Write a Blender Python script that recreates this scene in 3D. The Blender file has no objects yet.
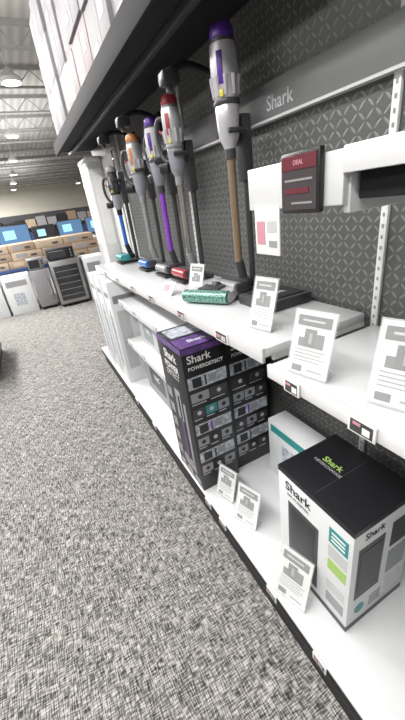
import bpy, bmesh, math, random
from mathutils import Vector, Matrix, Euler
random.seed(7)
scene = bpy.context.scene
scene.view_settings.view_transform = 'Standard'

# ------------------------------------------------------------------ materials
MATS = {}
def mat(name, col, rough=0.5, metal=0.0, emis=None, es=0.0, alpha=1.0, trans=0.0, var=0.04, vscale=8.0, spec=None):
    if name in MATS: return MATS[name]
    m = bpy.data.materials.new(name); m.use_nodes = True
    nt = m.node_tree; b = nt.nodes['Principled BSDF']
    c = (col[0], col[1], col[2], 1)
    b.inputs['Base Color'].default_value = c
    if var > 0 and trans == 0:
        tc = nt.nodes.new('ShaderNodeTexCoord'); n = nt.nodes.new('ShaderNodeTexNoise')
        n.inputs['Scale'].default_value = vscale; n.inputs['Detail'].default_value = 3
        r = nt.nodes.new('ShaderNodeValToRGB')
        r.color_ramp.elements[0].position = .3; r.color_ramp.elements[1].position = .7
        r.color_ramp.elements[0].color = tuple(max(0, x*(1-var)) for x in col)+(1,)
        r.color_ramp.elements[1].color = tuple(min(1, x*(1+var)) for x in col)+(1,)
        nt.links.new(tc.outputs['Object'], n.inputs['Vector'])
        nt.links.new(n.outputs['Fac'], r.inputs['Fac'])
        nt.links.new(r.outputs['Color'], b.inputs['Base Color'])
    b.inputs['Roughness'].default_value = rough
    b.inputs['Metallic'].default_value = metal
    if spec is not None: b.inputs['Specular IOR Level'].default_value = spec
    if trans: b.inputs['Transmission Weight'].default_value = trans
    if alpha < 1: b.inputs['Alpha'].default_value = alpha
    if emis:
        b.inputs['Emission Color'].default_value = (*emis, 1); b.inputs['Emission Strength'].default_value = es
    MATS[name] = m
    return m

class NT:
    def __init__(s, m): s.nt = m.node_tree
    def val(s, sock, v):
        if isinstance(v, (int, float)): sock.default_value = v
        else: s.nt.links.new(v, sock)
    def math(s, op, a, b=None, c=None):
        n = s.nt.nodes.new('ShaderNodeMath'); n.operation = op
        s.val(n.inputs[0], a)
        if b is not None: s.val(n.inputs[1], b)
        if c is not None: s.val(n.inputs[2], c)
        return n.outputs[0]

def diamond_mat():
    m = bpy.data.materials.new('diamond_plate'); m.use_nodes = True; N = NT(m); nt = m.node_tree
    b = nt.nodes['Principled BSDF']
    tc = nt.nodes.new('ShaderNodeTexCoord'); sp = nt.nodes.new('ShaderNodeSeparateXYZ')
    nt.links.new(tc.outputs['Object'], sp.inputs[0])
    S = 38.0
    u = N.math('MULTIPLY', sp.outputs['Y'], S); v = N.math('MULTIPLY', sp.outputs['Z'], S)
    fu = N.math('FLOOR', u); fv = N.math('FLOOR', v)
    par = N.math('ABSOLUTE', N.math('MODULO', N.math('ADD', fu, fv), 2.0))
    a = N.math('SUBTRACT', N.math('FRACT', u), .5); bb = N.math('SUBTRACT', N.math('FRACT', v), .5)
    c = N.math('ADD', a, bb); d = N.math('SUBTRACT', a, bb)
    inv = N.math('SUBTRACT', 1.0, par)
    e = N.math('ADD', N.math('MULTIPLY', c, par), N.math('MULTIPLY', d, inv))
    g = N.math('ADD', N.math('MULTIPLY', d, par), N.math('MULTIPLY', c, inv))
    q = N.math('ADD', N.math('POWER', N.math('ABSOLUTE', e), 2.0), N.math('POWER', N.math('ABSOLUTE', N.math('MULTIPLY', g, 3.6)), 2.0))
    f = nt.nodes.new('ShaderNodeMapRange'); f.interpolation_type = 'SMOOTHSTEP'
    f.inputs['From Min'].default_value = .70; f.inputs['From Max'].default_value = .2
    nt.links.new(q, f.inputs['Value'])
    r = nt.nodes.new('ShaderNodeValToRGB')
    r.color_ramp.elements[0].color = (.105, .108, .105, 1); r.color_ramp.elements[1].color = (.20, .205, .20, 1)
    nt.links.new(f.outputs[0], r.inputs[0]); nt.links.new(r.outputs[0], b.inputs['Base Color'])
    bp = nt.nodes.new('ShaderNodeBump'); bp.inputs['Strength'].default_value = .4; bp.inputs['Distance'].default_value = .002
    nt.links.new(f.outputs[0], bp.inputs['Height']); nt.links.new(bp.outputs[0], b.inputs['Normal'])
    b.inputs['Metallic'].default_value = .3; b.inputs['Roughness'].default_value = .42
    return m

def carpet_mat():
    m = bpy.data.materials.new('carpet_weave'); m.use_nodes = True; N = NT(m); nt = m.node_tree
    b = nt.nodes['Principled BSDF']; b.inputs['Roughness'].default_value = .95
    b.inputs['Specular IOR Level'].default_value = .1
    tc = nt.nodes.new('ShaderNodeTexCoord')
    def noise(sx, sy, off=0, det=2):
        mp = nt.nodes.new('ShaderNodeMapping'); mp.inputs['Scale'].default_value = (sx, sy, 1)
        mp.inputs['Location'].default_value = (off, off*1.7, 0)
        nt.links.new(tc.outputs['Object'], mp.inputs[0])
        n = nt.nodes.new('ShaderNodeTexNoise'); n.noise_dimensions = '2D'; n.inputs['Scale'].default_value = 1; n.inputs['Detail'].default_value = det
        nt.links.new(mp.outputs[0], n.inputs[0]); return n.outputs['Fac']
    def thr(x, lo, hi):
        f = nt.nodes.new('ShaderNodeMapRange'); f.inputs['From Min'].default_value = lo; f.inputs['From Max'].default_value = hi
        nt.links.new(x, f.inputs['Value']); return f.outputs[0]
    A = thr(noise(30, 290, 0, 1), .38, .62); B = thr(noise(290, 24, 5, 1), .38, .62)
    # overlay both thread directions (linen weave) rather than patches of one direction
    mix = N.math('ADD', N.math('MULTIPLY', A, .5), N.math('MULTIPLY', B, .5))
    L = noise(10, 14, 3, 3)
    tot = N.math('ADD', N.math('MULTIPLY', mix, .9), N.math('MULTIPLY', N.math('SUBTRACT', L, .35), .35))
    r = nt.nodes.new('ShaderNodeValToRGB')
    e = r.color_ramp.elements
    e[0].position = .12; e[0].color = (.030, .029, .029, 1)
    e[1].position = .88; e[1].color = (.47, .455, .43, 1)
    k = e.new(.5); k.color = (.165, .16, .154, 1)
    nt.links.new(tot, r.inputs[0]); nt.links.new(r.outputs[0], b.inputs['Base Color'])
    bp = nt.nodes.new('ShaderNodeBump'); bp.inputs['Strength'].default_value = .2; bp.inputs['Distance'].default_value = .002
    nt.links.new(mix, bp.inputs['Height']); nt.links.new(bp.outputs[0], b.inputs['Normal'])
    return m

def ceiling_mat():
    m = bpy.data.materials.new('ceiling_deck'); m.use_nodes = True; nt = m.node_tree
    b = nt.nodes['Principled BSDF']; b.inputs['Roughness'].default_value = .8
    tc = nt.nodes.new('ShaderNodeTexCoord'); w = nt.nodes.new('ShaderNodeTexWave'); w.bands_direction = 'X'
    w.inputs['Scale'].default_value = 1.6; r = nt.nodes.new('ShaderNodeValToRGB')
    r.color_ramp.elements[0].color = (.46, .455, .44, 1); r.color_ramp.elements[1].color = (.60, .595, .58, 1)
    nt.links.new(tc.outputs['Object'], w.inputs[0]); nt.links.new(w.outputs['Fac'], r.inputs[0]); nt.links.new(r.outputs[0], b.inputs[0])
    return m

DIA = diamond_mat(); CARPET = carpet_mat(); CEIL = ceiling_mat()
WHITE = mat('white_laminate', (.64, .65, .66), .22)
WHITEM = mat('white_powdercoat', (.64, .645, .65), .4)
JOIST = mat('joist_paint', (.40, .40, .39), .6)
CARD = mat('white_card', (.76, .76, .75), .5)
BLACK = mat('black_plastic', (.015, .015, .017), .35)
BLACKM = mat('black_kick_metal', (.012, .012, .013), .6)
CHAR = mat('charcoal_steel', (.016, .016, .018), .7, spec=.2)
DGREY = mat('dark_grey_plastic', (.05, .05, .055), .4)
MGREY = mat('mid_grey', (.25, .25, .26), .45)
LGREY = mat('light_grey', (.5, .5, .51), .4)
SILVER = mat('silver_plastic', (.60, .59, .62), .28, .4)
CHROME = mat('chrome', (.75, .75, .76), .15, 1.0)
HEADER = mat('header_brushed', (.20, .205, .21), .38, .4)
HTEXT = mat('header_text', (.42, .43, .44), .4)
PURPLE = mat('purple_plastic', (.09, .03, .28), .3)
PRPRINT = mat('purple_print', (.12, .06, .22), .35, var=.4, vscale=30)
VIOLET = mat('violet_tube', (.22, .06, .44), .25)
BLUE = mat('blue_tube', (.03, .14, .48), .3)
NAVY = mat('navy_panel', (.03, .06, .16), .4)
RED = mat('red_plastic', (.34, .04, .05), .3)
ORANGE = mat('orange_plastic', (.52, .20, .06), .35)
GOLD = mat('gold_bronze_tube', (.36, .26, .18), .3, .6)
TEAL = mat('teal_print', (.03, .25, .25), .4)
GREEN = mat('lime_print', (.33, .50, .13), .4)
YELLOW = mat('yellow_label', (.65, .58, .08), .4)
PINK = mat('pink_print', (.55, .25, .31), .5)
MAROON = mat('maroon_screen', (.13, .025, .035), .3)
SCREEN = mat('dark_screen', (.06, .05, .055), .2)
CBLACK = mat('carton_black', (.012, .012, .015), .3)
CWHITE = mat('carton_white', (.66, .68, .69), .4)
CLILAC = mat('carton_lilac', (.32, .305, .34), .6)
CPINK = mat('carton_pinkish', (.36, .30, .31), .6)
CPALE = mat('carton_pale', (.40, .40, .41), .6)
CGREY = mat('carton_grey', (.30, .295, .31), .6)
KRAFT = mat('kraft_cardboard', (.32, .23, .16), .8, vscale=3, var=.1)
KRAFT2 = mat('kraft_cardboard_light', (.42, .33, .24), .8, vscale=3, var=.1)
CREAM = mat('cream_wall_paint', (.80, .77, .68), .8)
STEEL = mat('brushed_steel', (.36, .36, .36), .35, .7)
DGLASS = mat('dark_glass', (.03, .03, .035), .1)
PRINT = mat('print_grey', (.26, .28, .30), .5)
PRINT2 = mat('print_pale', (.42, .45, .50), .5, var=.5, vscale=45)
ACRYL = mat('acrylic_clear', (.9, .92, .93), .05, alpha=.18, var=0)
SMOKE = mat('smoked_bin', (.35, .35, .40), .08, alpha=.75, var=0)
SCRBLUE = mat('tv_screen_blue', (.04, .10, .20), .3, emis=(.2, .32, .5), es=.4, var=0)
SCRTEAL = mat('tv_screen_teal', (.1, .4, .5), .3, emis=(.5, .75, .85), es=.8, var=0)
LAMP = mat('lamp_diffuser', (1, 1, 1), .5, emis=(1, .97, .92), es=9, var=0)
SPARK = mat('sparkle_green', (.16, .34, .28), .2, .4, var=.9, vscale=160)

# ------------------------------------------------------------------ builder
class B:
    def __init__(s, name):
        s.name = name; s.v = []; s.f = []; s.m = []; s.sm = []; s.mats = []
        s.M = Matrix.Identity(4)
    def mi(s, m):
        if m not in s.mats: s.mats.append(m)
        return s.mats.index(m)
    def add(s, verts, faces, m, smooth=False, M=None):
        T = s.M @ M if M is not None else s.M
        o = len(s.v); k = s.mi(m)
        s.v += [T @ Vector(p) for p in verts]
        for f in faces:
            s.f.append([o+i for i in f]); s.m.append(k); s.sm.append(smooth)
    def box(s, x0, x1, y0, y1, z0, z1, m, bev=0.0, M=None, seg=2):
        bm = bmesh.new(); bmesh.ops.create_cube(bm, size=1)
        for v in bm.verts:
            v.co = Vector(((x0+x1)/2+v.co.x*(x1-x0), (y0+y1)/2+v.co.y*(y1-y0), (z0+z1)/2+v.co.z*(z1-z0)))
        if bev > 0:
            bmesh.ops.bevel(bm, geom=bm.edges[:], offset=bev, segments=seg, profile=.5, affect='EDGES')
        bm.verts.index_update()
        s.add([v.co.copy() for v in bm.verts], [[v.index for v in f.verts] for f in bm.faces], m, bev > 0, M)
        bm.free()
    def lathe(s, prof, m, M=None, n=24):
        vs = []; fs = []
        for (r, z) in prof:
            for i in range(n):
                a = 2*math.pi*i/n; vs.append((r*math.cos(a), r*math.sin(a), z))
        for j in range(len(prof)-1):
            for i in range(n):
                k = (i+1) % n; fs.append((j*n+i, j*n+k, (j+1)*n+k, (j+1)*n+i))
        fs.append(tuple(reversed(range(n)))); fs.append(tuple((len(prof)-1)*n+i for i in range(n)))
        s.add(vs, fs, m, True, M)
    def cyl(s, p0, p1, r0, m, r1=None, n=16):
        p0 = Vector(p0); p1 = Vector(p1); d = p1-p0
        q = d.to_track_quat('Z', 'Y').to_matrix().to_4x4(); q.translation = p0
        s.lathe([(r0, 0), (r1 if r1 is not None else r0, d.length)], m, q, n)
    def tube(s, pts, r, m, n=10):
        P = [Vector(p) for p in pts]
        Q = []
        for i in range(len(P)-1):
            a = P[max(i-1, 0)]; b = P[i]; c = P[i+1]; d = P[min(i+2, len(P)-1)]
            for t in range(6):
                t /= 6
                Q.append(.5*((2*b)+(c-a)*t+(2*a-5*b+4*c-d)*t*t+(3*b-a-3*c+d)*t**3))
        Q.append(P[-1]); vs = []; fs = []
        ref = Vector((0.31, .2, .93)).normalized()
        for i, p in enumerate(Q):
            t = (Q[min(i+1, len(Q)-1)]-Q[max(i-1, 0)]).normalized()
            x = t.cross(ref)
            if x.length < .01: x = t.cross(Vector((1, 0, 0)))
            x.normalize(); y = t.cross(x)
            for k in range(n):
                a = 2*math.pi*k/n; vs.append(p+x*r*math.cos(a)+y*r*math.sin(a))
        for j in range(len(Q)-1):
            for i in range(n):
                k = (i+1) % n; fs.append((j*n+i, j*n+k, (j+1)*n+k, (j+1)*n+i))
        fs.append(tuple(range(n))); fs.append(tuple((len(Q)-1)*n+i for i in range(n)))
        s.add(vs, fs, m, True)
    def text(s, body, size, M, m, ext=.0004):
        cu = bpy.data.curves.new('t', 'FONT'); cu.body = body; cu.size = size; cu.extrude = ext
        cu.align_x = 'CENTER'; cu.align_y = 'CENTER'; cu.resolution_u = 3; cu.offset = size*.012
        ob = bpy.data.objects.new('t', cu); me = bpy.data.meshes.new_from_object(ob)
        s.add([v.co.copy() for v in me.vertices], [list(p.vertices) for p in me.polygons], m, False, M)
        bpy.data.objects.remove(ob); bpy.data.curves.remove(cu); bpy.data.meshes.remove(me)
    def px(s, x, ya, yb, z0, z1, m, t=.0012): s.box(x-t, x, min(ya, yb), max(ya, yb), z0, z1, m)
    def py(s, y, x0, x1, z0, z1, m, t=.0012): s.box(x0, x1, y-t, y, z0, z1, m)
    def tx(s, body, size, x, y, z, m): s.text(body, size, Matrix(((0, 0, -1, x), (-1, 0, 0, y), (0, 1, 0, z), (0, 0, 0, 1))), m)
    def ty(s, body, size, x, y, z, m): s.text(body, size, Matrix(((1, 0, 0, x), (0, 0, -1, y), (0, 1, 0, z), (0, 0, 0, 1))), m)
    def done(s):
        me = bpy.data.meshes.new(s.name)
        c = sum(s.v, Vector())/len(s.v)
        zmin = min(v.z for v in s.v); o = Vector((c.x, c.y, zmin))
        if s.name in KEEP_ORIGIN: o = Vector((0, 0, 0))
        me.from_pydata([v-o for v in s.v], [], s.f)
        for m in s.mats: me.materials.append(m)
        me.polygons.foreach_set('material_index', s.m); me.polygons.foreach_set('use_smooth', s.sm)
        me.update()
        bm = bmesh.new(); bm.from_mesh(me)
        bmesh.ops.recalc_face_normals(bm, faces=bm.faces[:]); bm.to_mesh(me); bm.free()
        try: me.set_sharp_from_angle(angle=math.radians(40))
        except Exception: pass
        ob = bpy.data.objects.new(s.name, me); ob.location = o
        scene.collection.objects.link(ob)
        return ob
KEEP_ORIGIN = {'floor', 'ceiling', 'gondola_back_panel'}

# ------------------------------------------------------------------ room shell
b = B('floor'); b.box(-12, 14, -8, 36, -.1, 0, CARPET); b.done()
CZ = 4.6
b = B('ceiling'); b.box(-12, 14, -8, 36, CZ, CZ+.1, CEIL); b.done()
b = B('wall_back'); b.box(-12, 14, 36, 36.2, 0, CZ, CREAM); b.done()
b = B('wall_left'); b.box(-12.2, -12, -8, 36, 0, CZ, CREAM); b.done()
b = B('wall_right'); b.box(14, 14.2, -8, 36, 0, CZ, CREAM); b.done()
b = B('wall_rear'); b.box(-12, 14, -8.2, -8, 0, CZ, CREAM); b.done()
b = B('ceiling_joists')
for i in range(20):
    y = -4+i*2
    b.box(-12, 14, y-.04, y+.04, CZ-.08, CZ, JOIST); b.box(-12, 14, y-.03, y+.03, CZ-.40, CZ-.36, JOIST)
    for k in range(40):
        x = -11.8+k*.64
        b.cyl((x, y, CZ-.37), (x+.32, y, CZ-.07), .011, JOIST, n=6); b.cyl((x+.32, y, CZ-.07), (x+.64, y, CZ-.37), .011, JOIST, n=6)
b.done()
for cx in (-4.2, .75, 5.5):
    for i in range(8):
        y = -.8+4.6*i
        b = B('ceiling_light')
        M = Matrix.Translation((cx, y, CZ-.75))
        b.lathe([(.17, 0), (.19, .02), (.19, .06), (.1, .14), (.05, .22)], WHITEM, M, 20)
        b.lathe([(.16, -.012), (.16, 0)], LAMP, M, 20)
        b.cyl((cx, y, CZ-.54), (cx, y, CZ), .012, WHITEM, n=8)
        b.done()
def area(x, y, z, sx, sy, p, col=(1, .98, .96), rot=(0, 0, 0)):
    l = bpy.data.lights.new('store_and_fill_light', 'AREA'); l.shape = 'RECTANGLE'; l.size = sx; l.size_y = sy; l.energy = p; l.color = col
    o = bpy.data.objects.new('store_and_fill_light', l); o.location = (x, y, z); o.rotation_euler = rot; scene.collection.objects.link(o)
area(-1.6, 0.3, CZ-.6, .5, 5, 260)
area(-1.6, 7.5, CZ-.6, .5, 6, 660)
area(-1.6, 17, CZ-.6, .5, 8, 900)
area(-1.6, 29, CZ-.6, .5, 8, 1300)
area(-4.5, 2, CZ-.6, .5, 8, 290)
area(4.5, 8, CZ-.6, .5, 12, 400)
for y in (4, 14, 25): area(0, y, CZ-1.0, 4, 6, 120, rot=(math.pi, 0, 0))  # upward fill lights added only to brighten the ceiling, no such fixtures there
w = bpy.data.worlds.new('World'); scene.world = w; w.use_nodes = True
w.node_tree.nodes['Background'].inputs[0].default_value = (.9, .93, 1, 1); w.node_tree.nodes['Background'].inputs[1].default_value = .4

# ------------------------------------------------------------------ gondola
FX = .43; BX = .93; DK = .17; CT = 1.10; RS = 1.073; Y0 = -1.4; Y1 = 4.1; PX = BX-.016
g = B('gondola_back_panel')
g.box(BX, BX+.04, Y0, Y1, 0, 2.08, DIA)
for y in (-.53, .67, 1.89, 3.11):
    g.box(BX-.012, BX, y-.011, y+.011, DK+.001, 2.07, WHITEM, .002)
    for i in range(60):
        z = .25+i*.03
        g.box(BX-.0135, BX-.0115, y-.003, y+.003, z, z+.010, MGREY)
g.box(BX-.025, BX, Y0, 3.1, 1.72, 1.825, HEADER, .003)
g.box(BX-.028, BX, Y0, 3.1, 1.714, 1.722, LGREY)
g.tx('Shark', .060, BX-.026, 1.09, 1.762, HTEXT)
g.tx('Shark', .060, BX-.026, -.2, 1.762, HTEXT)
g.tx('dyson', .060, BX-.026, 2.1, 1.762, HTEXT)
g.done()
g = B('shelf_base_deck')
g.box(FX+.015, BX-.001, Y0, 3.6, 0, .10, BLACKM)
g.box(FX, BX-.001, Y0, 3.6, .095, DK-.014, BLACKM, .004)
g.box(FX-.002, BX-.001, Y0, 3.6, DK-.016, DK, WHITE, .003)
for y in (2.3, 1.9, 1.12, .98, .62, .38, .15):
    g.box(FX-.006, FX-.001, y-.028, y+.028, .118, .156, CARD, .001)
    g.px(FX-.006, y-.022, y+.022, .124, .150, DGREY, .0006); g.px(FX-.0066, y-.016, y+.004, .134, .144, LGREY, .0006); g.px(FX-.0066, y+.008, y+.018, .130, .144, PINK, .0006)
g.done()
g = B('overhead_canopy_shelf')
g.box(.58, BX+.04, Y0, Y1, 2.085, 2.14, CHAR, .006)
g.box(.575, .60, Y0, Y1, 2.06, 2.16, CHAR, .004)
g.box(.70, .73, Y0, Y1, 2.055, 2.085, DGREY, .003)
g.done()
for z in (.90, .58):
    g = B('wall_shelf')
    g.box(.52, PX, 1.52, 2.50, z-.03, z, WHITE, .003)
    g.box(.508, .522, 1.52, 2.50, z-.04, z+.004, WHITEM, .002)
    for y in (1.7, 2.1, 2.4): g.box(.505, .508, y-.03, y+.03, z-.036, z, PRINT2)
    g.done()
g = B('wall_shelf')
g.box(.50, PX, -1.2, .665, RS-.018, RS-.004, WHITE, .002)
g.box(.488, .502, -1.2, .665, RS-.040, RS, WHITEM, .003)
for y in (-.4, .66): g.box(.53, PX, y-.006, y, RS-.06, RS-.018, WHITEM)
for y, w_ in ((.56, .055), (.355, .065), (.1, .07)):
    g.box(.482, .487, y-w_/2, y+w_/2, RS-.042, RS-.004, CARD, .001)
    g.px(.482, y-w_/2+.006, y+w_/2-.006, RS-.038, RS-.009, DGREY, .0006)
    g.px(.4814, y-.020, y-.003, RS-.034, RS-.018, CARD, .0006)
    g.px(.4814, y+.002, y+.020, RS-.020, RS-.013, PINK, .0006)
g.done()

c = B('display_counter')
c.box(.51, PX, .70, 3.06, CT-.03, CT, WHITE, .004)
c.box(.50, .512, .70, 3.06, CT-.045, CT+.002, WHITEM, .003)
for y in (.705, 1.5, 2.3, 3.05): c.box(.54, PX, y-.006, y+.006, CT-.045, CT-.03, WHITEM)
for y in (.92, 1.25, 1.62, 1.95, 2.3, 2.65):
    c.box(.495, .50, y-.04, y+.04, CT-.043, CT-.006, CARD, .001)
    c.px(.495, y-.034, y+.034, CT-.038, CT-.010, DGREY, .0006); c.px(.4944, y-.028, y, CT-.034, CT-.018, LGREY, .0006); c.px(.4944, y+.008, y+.03, CT-.03, CT-.018, PINK, .0006)
c.done()

u = B('wall_shelf')
u.box(.55, .565, .49, .79, 1.455, 1.548, WHITE, .003)
u.box(.565, PX, .775, .79, 1.47, 1.50, WHITEM, .002)
u.box(.565, PX, .485, .50, 1.44, 1.55, WHITE, .002)
u.box(.555, PX, -.8, .49, 1.528, 1.55, WHITE, .003)
u.box(.548, .562, -.8, .492, 1.508, 1.552, WHITE, .003)
u.box(.58, PX, -.8, .48, 1.462, 1.527, CHAR, .003)
u.box(.60, PX, -.8, .40, 1.452, 1.462, BLACK, .003)
u.done()
u = B('digital_price_display')
u.box(.535, .549, .533, .645, 1.445, 1.56, BLACK, .004)
u.px(.5352, .54, .638, 1.453, 1.553, SCREEN); u.px(.534, .54, .638, 1.528, 1.553, MAROON)
u.tx('DEAL', .012, .5326, .589, 1.54, PINK)
u.px(.534, .55, .63, 1.507, 1.511, MGREY); u.px(.534, .56, .63, 1.484, 1.494, MAROON); u.px(.534, .55, .61, 1.464, 1.468, MGREY)
u.done()
u = B('hanging_price_card')
u.box(.544, .548, .665, .76, 1.35, 1.46, CARD, .001)
u.px(.544, .72, .752, 1.375, 1.43, PINK); u.px(.544, .675, .71, 1.405, 1.43, LGREY); u.px(.544, .675, .705, 1.37, 1.385, PRINT)
u.done()

# ------------------------------------------------------------------ sign holders
def sign(x, y, z, ang, w=.115, h=.185):
    s = B('acrylic_sign_holder')
    z += .0025
    R = Matrix.Translation((x, y, z)) @ Matrix.Rotation(math.radians(ang), 4, 'Z')
    s.M = R
    s.box(-w/2, w/2, 0, .055, 0, .003, ACRYL)
    s.M = R @ Matrix.Rotation(math.radians(-17), 4, 'X')
    s.box(-w/2, w/2, -.001, .001, .004, h, CARD, 0)
    s.box(-w/2-.003, w/2+.003, .0015, .004, 0.001, h+.004, ACRYL)
    s.box(-w/2-.003, w/2+.003, -.004, -.0025, 0.001, h+.004, ACRYL)
    s.box(-w/2-.003, w/2+.003, -.006, .006, 0.0, .004, ACRYL)
    e = -.0012
    s.py(e, -w*.42, w*.42, h*.78, h*.94, BLACK, .0006); s.py(e-.0006, -w*.3, w*.25, h*.85, h*.88, LGREY, .0003)
    s.py(e, -w*.20, w*.10, h*.46, h*.74, BLACK, .0006); s.py(e, w*.10, w*.30, h*.46, h*.68, DGREY, .0006)
    s.py(e, -w*.34, -w*.20, h*.46, h*.60, DGREY, .0006); s.py(e-.0006, -w*.08, w*.0, h*.52, h*.68, MGREY, .0003)
    for i in range(4):
        s.py(e, -w*.40, w*(.38-.10*(i % 2)), h*(.40-.055*i), h*(.416-.055*i), MGREY, .0005)
    s.py(e, -w*.40, -w*.14, h*.06, h*.16, BLACK, .0006); s.py(e, w*.0, w*.38, h*.09, h*.12, MGREY, .0006)
    s.done()
sign(.52, .55, RS-.004, -76, .106, .160)
sign(.56, .335, RS-.004, -72, .12, .175)
sign(.585, .825, CT, -79, .09, .16)
sign(.63, 1.38, CT, -76, .09, .14)
sign(.50, 1.075, DK, -74, .105, .16)
sign(.50, .90, DK, -72, .115, .18)
sign(.455, .555, DK, -74, .12, .20)
s = B('info_card')
s.M = Matrix.Translation((.54, 1.52, CT+.004)) @ Matrix.Rotation(math.radians(-70), 4, 'Z') @ Matrix.Rotation(math.radians(-40), 4, 'X')
s.box(-.04, .04, 0, .002, .0, .07, CARD); s.py(0, -.03, .01, .02, .055, PINK)
s.done()

# ------------------------------------------------------------------ cartons
def tall_carton(x0, x1, y0, y1, z0, z1):
    c = B('vacuum_carton')
    c.box(x0, x1, y0, y1, z0, z1, CBLACK, .002)
    H = z1-z0; W = x1-x0; D = y1-y0
    c.box(x0+.005, x1-.005, y0+.005, y0+D*.42, z1, z1+.001, PRPRINT); c.box(x0+.02, x1-.03, y0+D*.5, y1-.02, z1, z1+.001, PRINT2)
    c.text('Shark', .04, Matrix.Translation(((x0+x1)/2, y0+D*.22, z1+.0012)), CARD)
    c.py(y0, x0+.004, x1-.004, z1-.03, z1-.004, PRPRINT)
    c.ty('Shark', .05, (x0+x1)/2-.03, y0-.0016, z1-.058, CARD)
    c.ty('POWERDETECT', .024, (x0+x1)/2, y0-.0016, z1-.10, CARD)
    zz = z1-.14
    for r in range(7):
        hh = .066
        n = 2 if r % 2 else 3
        if r in (0, 3, 5):
            c.py(y0, x0+.01, x1-.01, zz-hh+.006, zz, PRINT2); c.py(y0-.001, x0+.03, x0+.075, zz-hh+.012, zz-.008, BLACK); c.py(y0-.001, x0+.11, x0+.15, zz-hh+.02, zz-.01, PRINT)
            c.py(y0-.001, x0+.09, x0+.10, zz-hh+.01, zz-.006, VIOLET if r == 3 else DGREY)
        else:
            ww = (W-.02)/n
            for k in range(n):
                mm = random.choice([PRINT, DGREY, CGREY, DGREY, BLACK, TEAL])
                c.py(y0, x0+.01+k*ww+.003, x0+.01+(k+1)*ww-.003, zz-hh+.020, zz, mm)
                c.py(y0, x0+.01+k*ww+.003, x0+.01+(k+1)*ww-.02, zz-hh+.008, zz-hh+.012, LGREY)
                c.lathe([(.011, 0), (.011, .0012)], BLACK if mm in (PRINT, CGREY) else LGREY, Matrix.Translation((x0+.01+(k+.5)*ww, y0-.001, zz-.022)) @ Matrix.Rotation(math.pi/2, 4, 'X'), 14)
        zz -= hh+.016
    c.px(x0, y0+.004, y1-.004, z1-.03, z1-.004, PRPRINT)
    c.tx('Shark', .06, x0-.0016, (y0+y1)/2, z1-.075, CARD)
    c.tx('POWER', .045, x0-.0016, (y0+y1)/2, z1-.13, CARD)
    c.tx('DETECT', .04, x0-.0016, (y0+y1)/2, z1-.17, LGREY)
    c.px(x0, y0+D*.42, y0+D*.48, z0+.12, z1-.28, PRPRINT); c.px(x0, y0+D*.36, y0+D*.58, z1-.42, z1-.25, PRINT)
    c.px(x0, y0+D*.18, y0+D*.68, z0+.07, z0+.13, MGREY); c.px(x0, y0+D*.2, y0+D*.28, z0+.12, z1-.3, PRINT)
    for i in range(5): c.px(x0, y0+D*.74, y0+D*.92, z0+.1+i*.09, z0+.15+i*.09, PRINT)
    for i in range(3): c.px(x0, y0+.02+i*D*.32, y0+.02+i*D*.32+D*.22, z0+.02, z0+.05, CGREY)
    c.done()
tall_carton(.434, .646, 1.17, 1.45, DK+.001, .96)
tall_carton(.662, .88, 1.20, 1.48, DK+.001, .94)
c = B('pale_carton'); c.box(.80, .91, .80, 1.10, DK+.001, .50, CWHITE, .002)  # white carton put in for a whitish-teal patch below the right shelf
c.px(.80, .82, 1.08, .44, .48, TEAL); c.px(.80, .9, 1.0, .25, .40, PRINT2); c.py(.80, .82, .90, .25, .45, PRINT2); c.done()

X0, X1, YA, YB, Z0, Z1 = .545, .815, .388, .705, DK+.001, .65
c = B('appliance_carton')
c.box(X0, X1, YA, YB, Z0, Z1, CWHITE, .002)
c.box(X0, X1, YA, YB, Z1-.004, Z1+.001, CBLACK, .001)
c.box(X0-.0006, X1+.0006, YA-.0006, YB+.0006, Z1-.02, Z1, CBLACK)
c.box(X0-.0006, X1+.0006, YA-.0006, YB+.0006, Z0, Z0+.025, CBLACK)
c.text('Shark', .034, Matrix.Translation((.69, .60, Z1+.002)) @ Matrix.Rotation(math.radians(-90), 4, 'Z'), GREEN)
c.text('NEVERCHANGE', .016, Matrix.Translation((.665, .60, Z1+.002)) @ Matrix.Rotation(math.radians(-90), 4, 'Z'), CGREY)
c.box(X0+.01, X1-.01, .545, .547, Z1+.001, Z1+.0015, DGREY)
x = X0
c.tx('Shark', .052, x-.001, YB-.095, Z1-.06, CBLACK)
c.tx('AIR PURIFIER', .018, x-.001, YB-.095, Z1-.095, MGREY)
c.px(x, YB-.19, YB-.05, Z0+.05, Z1-.125, DGREY); c.px(x-.001, YB-.175, YB-.065, Z0+.14, Z1-.145, BLACK)
c.px(x-.001, YB-.14, YB-.10, Z0+.09, Z0+.12, STEEL)
for i in range(6): c.px(x-.0015, YB-.17, YB-.07, Z0+.155+i*.026, Z0+.159+i*.026, DGREY)
c.px(x, YA+.015, YA+.085, Z1-.125, Z1-.06, TEAL); c.px(x, YA+.015, YA+.085, Z1-.19, Z1-.135, LGREY)
c.px(x, YA+.015, YA+.085, Z1-.25, Z1-.20, GREEN); c.px(x, YA+.015, YA+.085, Z0+.13, Z0+.18, LGREY)
c.px(x, YA+.015, YA+.085, Z0+.06, Z0+.11, CGREY)
for i in range(3): c.px(x-.001, YA+.025, YA+.075, Z1-.08-.016*i, Z1-.074-.016*i, CARD)
y = YA
c.ty('Shark', .036, X0+.085, y-.0012, Z1-.05, CBLACK)
c.py(y, X0+.025, X0+.135, Z0+.15, Z1-.09, DGREY); c.py(y-.001, X0+.035, X0+.125, Z0+.18, Z1-.11, BLACK)
c.py(y, X0+.165, X1-.02, Z1-.18, Z1-.07, DGREY); c.py(y, X0+.165, X1-.02, Z1-.31, Z1-.20, PRINT)
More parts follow.
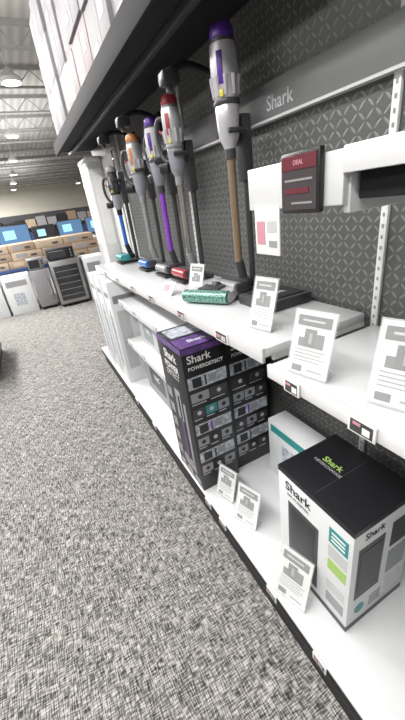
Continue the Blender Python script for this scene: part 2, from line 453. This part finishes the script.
c.py(y, X0+.165, X1-.02, Z0+.05, Z0+.14, LGREY); c.lathe([(.022, 0), (.022, .001)], TEAL, Matrix.Translation((X0+.055, y, Z0+.085)) @ Matrix.Rotation(math.pi/2, 4, 'X'))
for i in range(4): c.py(y, X0+.10, X0+.155, Z0+.055+i*.015, Z0+.06+i*.015, MGREY)
c.done()
for i, (xa, ya) in enumerate(((.46, 2.56), (.455, 2.80), (.45, 3.05))):
    c = B('tall_white_carton')
    c.box(xa, xa+.3, ya, ya+.2, DK+.001, 1.03, CWHITE, .002)
    c.px(xa, ya+.05, ya+.15, .35, .75, PRINT2); c.px(xa-.001, ya+.085, ya+.11, .3, .8, PRINT); c.px(xa, ya+.03, ya+.17, .9, .94, MGREY)
    c.py(ya, xa+.03, xa+.12, .3, .8, LGREY); c.py(ya, xa+.02, xa+.2, .86, .92, MGREY)
    c.done()
c = B('grey_carton'); c.box(.60, .88, 1.62, 1.95, .581, .80, MGREY, .003); c.px(.60, 1.68, 1.9, .62, .76, LGREY); c.tx('HEPA', .05, .5985, 1.79, .70, CARD); c.done()
c = B('grey_carton'); c.box(.60, .88, 2.02, 2.42, .581, .82, LGREY, .003); c.px(.60, 2.1, 2.3, .62, .78, PRINT); c.tx('VAC', .05, .5985, 2.2, .70, CARD); c.done()
c = B('grey_carton'); c.box(.58, .88, 1.90, 2.40, DK+.001, .50, MGREY, .003); c.px(.58, 2.0, 2.3, .25, .42, DGREY); c.tx('VAC', .06, .5785, 2.15, .34, CARD); c.done()

# ------------------------------------------------------------------ stick vacuums (each with its dock stand)
def stick_vac(x, y, top, ang, hang, body, cap, wand, scale=1.0, trim=None, headm=None, binm=None, roll=None):
    trim = trim or DGREY; headm = headm or DGREY; binm = binm or SMOKE; roll = roll or MGREY
    z0 = CT+.022
    v = B('stick_vacuum')
    v.M = Matrix.Translation((x, y, CT)) @ Matrix.Rotation(math.radians(ang), 4, 'Z')
    v.box(-.10, .09, -.085, .085, 0.003, .02, BLACK, .006)
    v.cyl((.068, 0, .01), (.068, 0, .66), .013, DGREY)
    v.box(.045, .088, -.024, .024, .44, .66, DGREY, .006)
    for sg in (-1, 1):
        v.tube([(.06, 0, .60), (.04, sg*.035, .605), (.0, sg*.045, .605), (-.03, sg*.04, .605)], .009, DGREY)
    v.M = Matrix.Translation((x, y, 0)) @ Matrix.Rotation(math.radians(ang), 4, 'Z')
    v.box(-.085, -.01, -.08, .08, z0, z0+.05, headm, .012)
    v.cyl((-.07, -.078, z0+.027), (-.07, .078, z0+.027), .024, roll)
    v.box(-.02, .045, -.03, .03, z0+.004, z0+.045, trim, .01)
    v.cyl((.02, 0, z0+.03), (0, 0, z0+.12), .02, trim)
    v.M = Matrix.Translation((x, y, 0)) @ Matrix.Rotation(math.radians(hang), 4, 'Z')
    zb = top-.36*scale
    v.cyl((0, 0, z0+.10), (0, 0, zb), .0155, wand); v.cyl((0, 0, zb-.03), (0, 0, zb+.02), .021, trim)
    T = Matrix.Translation((0, 0, zb)) @ Matrix.Scale(scale, 4)
    v.lathe([(.020, 0), (.026, .015), (.034, .03), (.038, .04), (.044, .13), (.042, .135)], binm, T)
    v.lathe([(.02, .03), (.022, .13)], trim, T)
    v.lathe([(.045, .135), (.047, .14), (.047, .148), (.045, .152)], trim, T)
    v.lathe([(.042, .152), (.048, .168), (.048, .27), (.043, .305)], body, T)
    for i in range(10):
        a = i*math.tau/10
        v.cyl(T @ Vector((.043*math.cos(a), .043*math.sin(a), .16)), T @ Vector((.048*math.cos(a), .048*math.sin(a), .215)), .007*scale, body, .009*scale, 8)
    v.lathe([(.040, .315), (.041, .32), (.039, .342), (.034, .354), (.026, .358)], cap, T)
    v.lathe([(.041, .303), (.041, .316)], trim, T)
    v.lathe([(.022, .356), (.020, .362)], trim, T)
    P = lambda a, c_: T @ Vector((a, 0, c_))
    v.tube([P(.042, .27), P(.08, .275), P(.10, .245), P(.105, .19), P(.095, .13), P(.07, .09), P(.04, .08)], .012*scale, DGREY)
    v.box(.05*scale, .11*scale, -.02*scale, .02*scale, zb+.03*scale, zb+.08*scale, BLACK, .008)
    v.cyl(P(.085, .225), P(.07, .21), .005, RED)
    v.M = Matrix.Translation((x, y, 0)) @ Matrix.Rotation(math.radians(40), 4, 'Z')
    v.box(-.0495*scale, -.044*scale, -.010, .010, zb+.19*scale, zb+.28*scale, cap, .002)
    v.box(-.0505*scale, -.045*scale, -.007, .007, zb+.155*scale, zb+.175*scale, YELLOW, .001)
    v.done()
stick_vac(.80, 1.25, 2.01, 3, 60, SILVER, PURPLE, GOLD, 1.0, None, DGREY, SILVER)
stick_vac(.79, 1.72, 1.94, 0, 120, SILVER, RED, CHROME, .93, MGREY, DGREY, roll=RED)
stick_vac(.785, 1.97, 1.91, 0, 100, LGREY, PURPLE, VIOLET, .9, DGREY, DGREY)
stick_vac(.78, 2.30, 1.90, 0, 130, SILVER, ORANGE, MGREY, .95, MGREY, DGREY, roll=BLUE)
stick_vac(.76, 2.86, 1.80, 0, 140, DGREY, MGREY, BLUE, .85, BLACK, TEAL, roll=TEAL)
v = B('vacuum_floor_head')
v.M = Matrix.Translation((.65, 1.25, CT+.002)) @ Matrix.Rotation(math.radians(30), 4, 'Z')
v.box(-.05, .05, -.11, .11, .002, .05, SILVER, .014); v.cyl((-.045, -.105, .03), (-.045, .105, .03), .027, SPARK)
v.cyl((.03, 0, .03), (.05, 0, .065), .02, DGREY); v.box(-.03, .04, -.05, .05, .045, .06, DGREY, .004)
v.done()
v = B('display_plinth'); v.box(.70, .90, .92, 1.12, CT+.001, CT+.04, DGREY, .006); v.box(.72, .88, .94, 1.10, CT+.04, CT+.044, BLACK, .002)
v.text('Shark', .03, Matrix.Translation((.80, 1.0, CT+.0445)), LGREY); v.done()
for y in (1.46, 2.12, 2.6):
    a = B('overhead_security_arm')
    a.box(BX-.05, BX-.029, y-.04, y+.04, 1.86, 1.96, BLACK, .006)
    a.box(BX-.035, BX-.001, y-.02, y+.02, 1.89, 1.93, BLACK, .003)
    a.tube([(BX-.04, y, 1.92), (.84, y, 1.95), (.76, y, 1.965), (.68, y, 1.94)], .014, BLACK)
    a.box(.65, .72, y-.028, y+.028, 1.90, 1.945, BLACK, .008)
    a.cyl((.68, y, 1.93), (.68, y, 1.88), .012, DGREY)
    a.done()

# ------------------------------------------------------------------ stock cartons on canopy
y = -.6; mats = [CPALE, CLILAC, CPINK, CGREY, CLILAC]
b = B('stock_cartons')
while y < 3.75:
    w_ = random.uniform(.28, .42); zz = 2.161
    b_x = random.uniform(.60, .63)
    for k in range(3):
        h = random.uniform(.24, .3); m_ = random.choice(mats)
        xo = b_x+random.uniform(0, .03)
        b.box(xo, .93, y+.004, y+w_-.004, zz, zz+h, m_, .002)
        b.px(xo, y+w_*.42, y+w_*.5, zz+.001, zz+h-.001, CGREY); b.px(xo, y+.05, y+w_*.35, zz+h*.5, zz+h*.8, PRINT)
        b.px(xo, y+w_*.6, y+w_*.85, zz+h*.2, zz+h*.35, MGREY)
        zz += h+.001
    y += w_
b.done()
b = B('end_display_cabinet')
b.box(.76, .90, 3.66, 4.06, 0, 1.96, WHITE, .006)
b.box(.755, .905, 3.65, 4.07, 1.94, 1.98, WHITEM, .004)
b.py(3.66, .78, .88, 1.2, 1.88, CARD)
b.px(.76, 3.72, 4.02, 1.2, 1.9, CARD)
b.box(.895, .925, 3.16, 3.66, 1.105, 1.97, CARD, .003)
b.box(.888, .895, 3.18, 3.22, 1.12, 1.95, CHROME, .002); b.box(.888, .895, 3.60, 3.64, 1.12, 1.95, CHROME, .002)
b.done()

# ------------------------------------------------------------------ background
f = B('mini_fridge')
FXa, FXb, FY = .32, .84, 6.7
f.box(FXa, FXb, FY, FY+.5, .03, .84, DGREY, .008)
f.box(FXa, FXb, FY-.035, FY, .06, .83, STEEL, .008)
f.py(FY-.035, FXa+.05, FXb-.05, .12, .74, DGLASS, .003)
for i in range(5): f.py(FY-.038, FXa+.07, FXb-.07, .2+i*.11, .21+i*.11, STEEL, .002)
f.cyl((FXb-.035, FY-.07, .3), (FXb-.035, FY-.07, .62), .009, CHROME); f.cyl((FXb-.035, FY-.07, .32), (FXb-.035, FY-.03, .32), .006, CHROME); f.cyl((FXb-.035, FY-.07, .6), (FXb-.035, FY-.03, .6), .006, CHROME)
for xx in (FXa+.05, FXb-.05):
    for yy in (FY+.05, FY+.45): f.cyl((xx, yy, 0), (xx, yy, .035), .02, BLACK)
f.done()
f = B('mini_fridge'); f.box(-.02, .27, 6.9, 7.3, .03, .72, DGREY, .008); f.box(-.02, .27, 6.87, 6.9, .05, .72, MGREY, .008); f.cyl((.23, 6.84, .25), (.23, 6.84, .55), .008, CHROME)
f.box(.215, .245, 6.84, 6.87, .27, .29, CHROME); f.box(.215, .245, 6.84, 6.87, .51, .53, CHROME)
for xx in (.02, .23): f.cyl((xx, 6.95, 0), (xx, 6.95, .035), .02, BLACK); f.cyl((xx, 7.25, 0), (xx, 7.25, .035), .02, BLACK)
f.done()
for i, xx in enumerate((-.52, -1.02, -1.52)):
    c = B('appliance_white_carton'); c.box(xx, xx+.46, 6.95, 7.4, 0, .68, CWHITE, .005)
    c.py(6.95, xx+.05, xx+.4, .5, .6, CGREY); c.py(6.95, xx+.12, xx+.30, .16, .38, PRINT2); c.box(xx+.2, xx+.26, 6.949, 7.401, .679, .682, KRAFT2); c.done()
random.seed(3)
c = B('cardboard_box_stack')
for r in range(3):
    x = -2.2
    while x < 1.2:
        w_ = random.uniform(.4, .62); h = .14
        z = .74+r*.145
        c.box(x, x+w_-.01, 7.55, 8.15, z, z+h, random.choice([KRAFT, KRAFT2, KRAFT]), .004)
        c.py(7.55, x+.08, x+w_*.5, z+.04, z+.11, random.choice([CGREY, MGREY, KRAFT2])); c.py(7.55, x+w_*.6, x+w_*.8, z+.04, z+.08, DGREY)
        x += w_
c.box(-2.25, 1.4, 7.5, 8.2, .66, .74, NAVY, .005)
for xx in (-2.2, -1, .2, 1.33): c.box(xx, xx+.06, 7.52, 7.58, 0, .66, STEEL); c.box(xx, xx+.06, 8.1, 8.16, 0, .66, STEEL)
c.done()
c = B('appliance_carton_row')
for i in range(5):
    xx = .9+i*.45; c.box(xx, xx+.42, 6.7, 7.2, 0, .8, [CWHITE, KRAFT, MGREY, CWHITE, KRAFT][i], .005); c.py(6.7, xx+.06, xx+.3, .4, .7, PRINT)
c.done()
c = B('countertop_oven'); c.box(.34, .80, 6.74, 7.15, .841, 1.03, BLACK, .01); c.py(6.74, .37, .67, .87, 1.0, DGLASS, .004); c.py(6.736, .37, .67, .985, .99, CHROME, .004)
for i in range(3): c.cyl((.74, 6.725, .88+i*.05), (.74, 6.74, .88+i*.05), .014, CHROME)
c.done()
c = B('countertop_oven'); c.box(-.02, .26, 6.95, 7.25, .721, .92, STEEL, .01); c.py(6.95, .0, .18, .75, .89, DGLASS, .004)
for i in range(3): c.cyl((.225, 6.935, .76+i*.05), (.225, 6.95, .76+i*.05), .012, BLACK)
c.done()
def tv(xc, y, zc, w_, h, sm):
    t = B('television'); t.box(xc-w_/2, xc+w_/2, y, y+.05, zc-h/2, zc+h/2, BLACK, .006)
    t.py(y, xc-w_/2+.02, xc+w_/2-.02, zc-h/2+.02, zc+h/2-.02, sm, .002)
    t.py(y-.002, xc-w_*.3, xc+w_*.05, zc-h*.2, zc+h*.25, SCRTEAL, .001)
    t.box(xc-.04, xc+.04, y+.01, y+.04, zc-h/2-.06, zc-h/2+.02, BLACK); t.box(xc-.2, xc+.2, y-.1, y+.15, zc-h/2-.069, zc-h/2-.055, BLACK); t.done()
TZ = .93
tb = B('display_table'); tb.box(-3, 3.6, 10.7, 11.5, .88, TZ, WHITEM, .006); tb.box(-2.9, 3.5, 10.8, 11.4, 0, .88, MGREY); tb.done()
tv(-.98, 11, TZ+.07+.25, .82, .5, SCRBLUE); tv(-.1, 11, TZ+.07+.25, .82, .5, SCRBLUE)
tv(.68, 11, TZ+.07+.2, .6, .4, DGLASS); tv(1.4, 11, TZ+.07+.22, .7, .44, SCRBLUE); tv(2.2, 11, TZ+.07+.22, .7, .44, SCRBLUE)
b = B('distant_merchandise_shelving')
b.box(-8, 10, 20, 20.3, 0, 1.9, DGREY)
for i in range(36):
    for k in range(3):
        xx = -8+i*.5; b.box(xx+.02, xx+.46, 19.7, 20, .1+k*.6, .1+k*.6+random.uniform(.3, .5), random.choice([KRAFT, CGREY, BLACK, MGREY, NAVY, DGREY, KRAFT2]))
for k in range(3): b.box(-8, 10, 19.65, 20, .06+k*.6, .1+k*.6, MGREY)
b.done()
b = B('low_display_unit')
b.box(-1.4, -.66, 3.9, 5.0, 0, .08, BLACKM); b.box(-1.4, -.64, 3.88, 5.02, .08, .5, DGREY, .006); b.box(-1.42, -.62, 3.86, 5.04, .5, .54, LGREY, .006)
b.box(-.639, -.635, 4.0, 4.9, .15, .45, MGREY)
b.done()

# ------------------------------------------------------------------ camera
F = 334.0; H = 1.5
yc = Vector((-188, 135, -F)).normalized(); zc = Vector((-98, 690, F)); zc = (zc - yc*zc.dot(yc)).normalized(); xc = yc.cross(zc)
Rm = Matrix((xc, yc, zc))
cam = bpy.data.cameras.new('camera'); cam.lens = F*36/720; cam.sensor_width = 36; cam.clip_start = .02
co = bpy.data.objects.new('camera', cam); M4 = Rm.to_4x4(); M4.translation = (0, 0, H); co.matrix_world = M4
scene.collection.objects.link(co); scene.camera = co
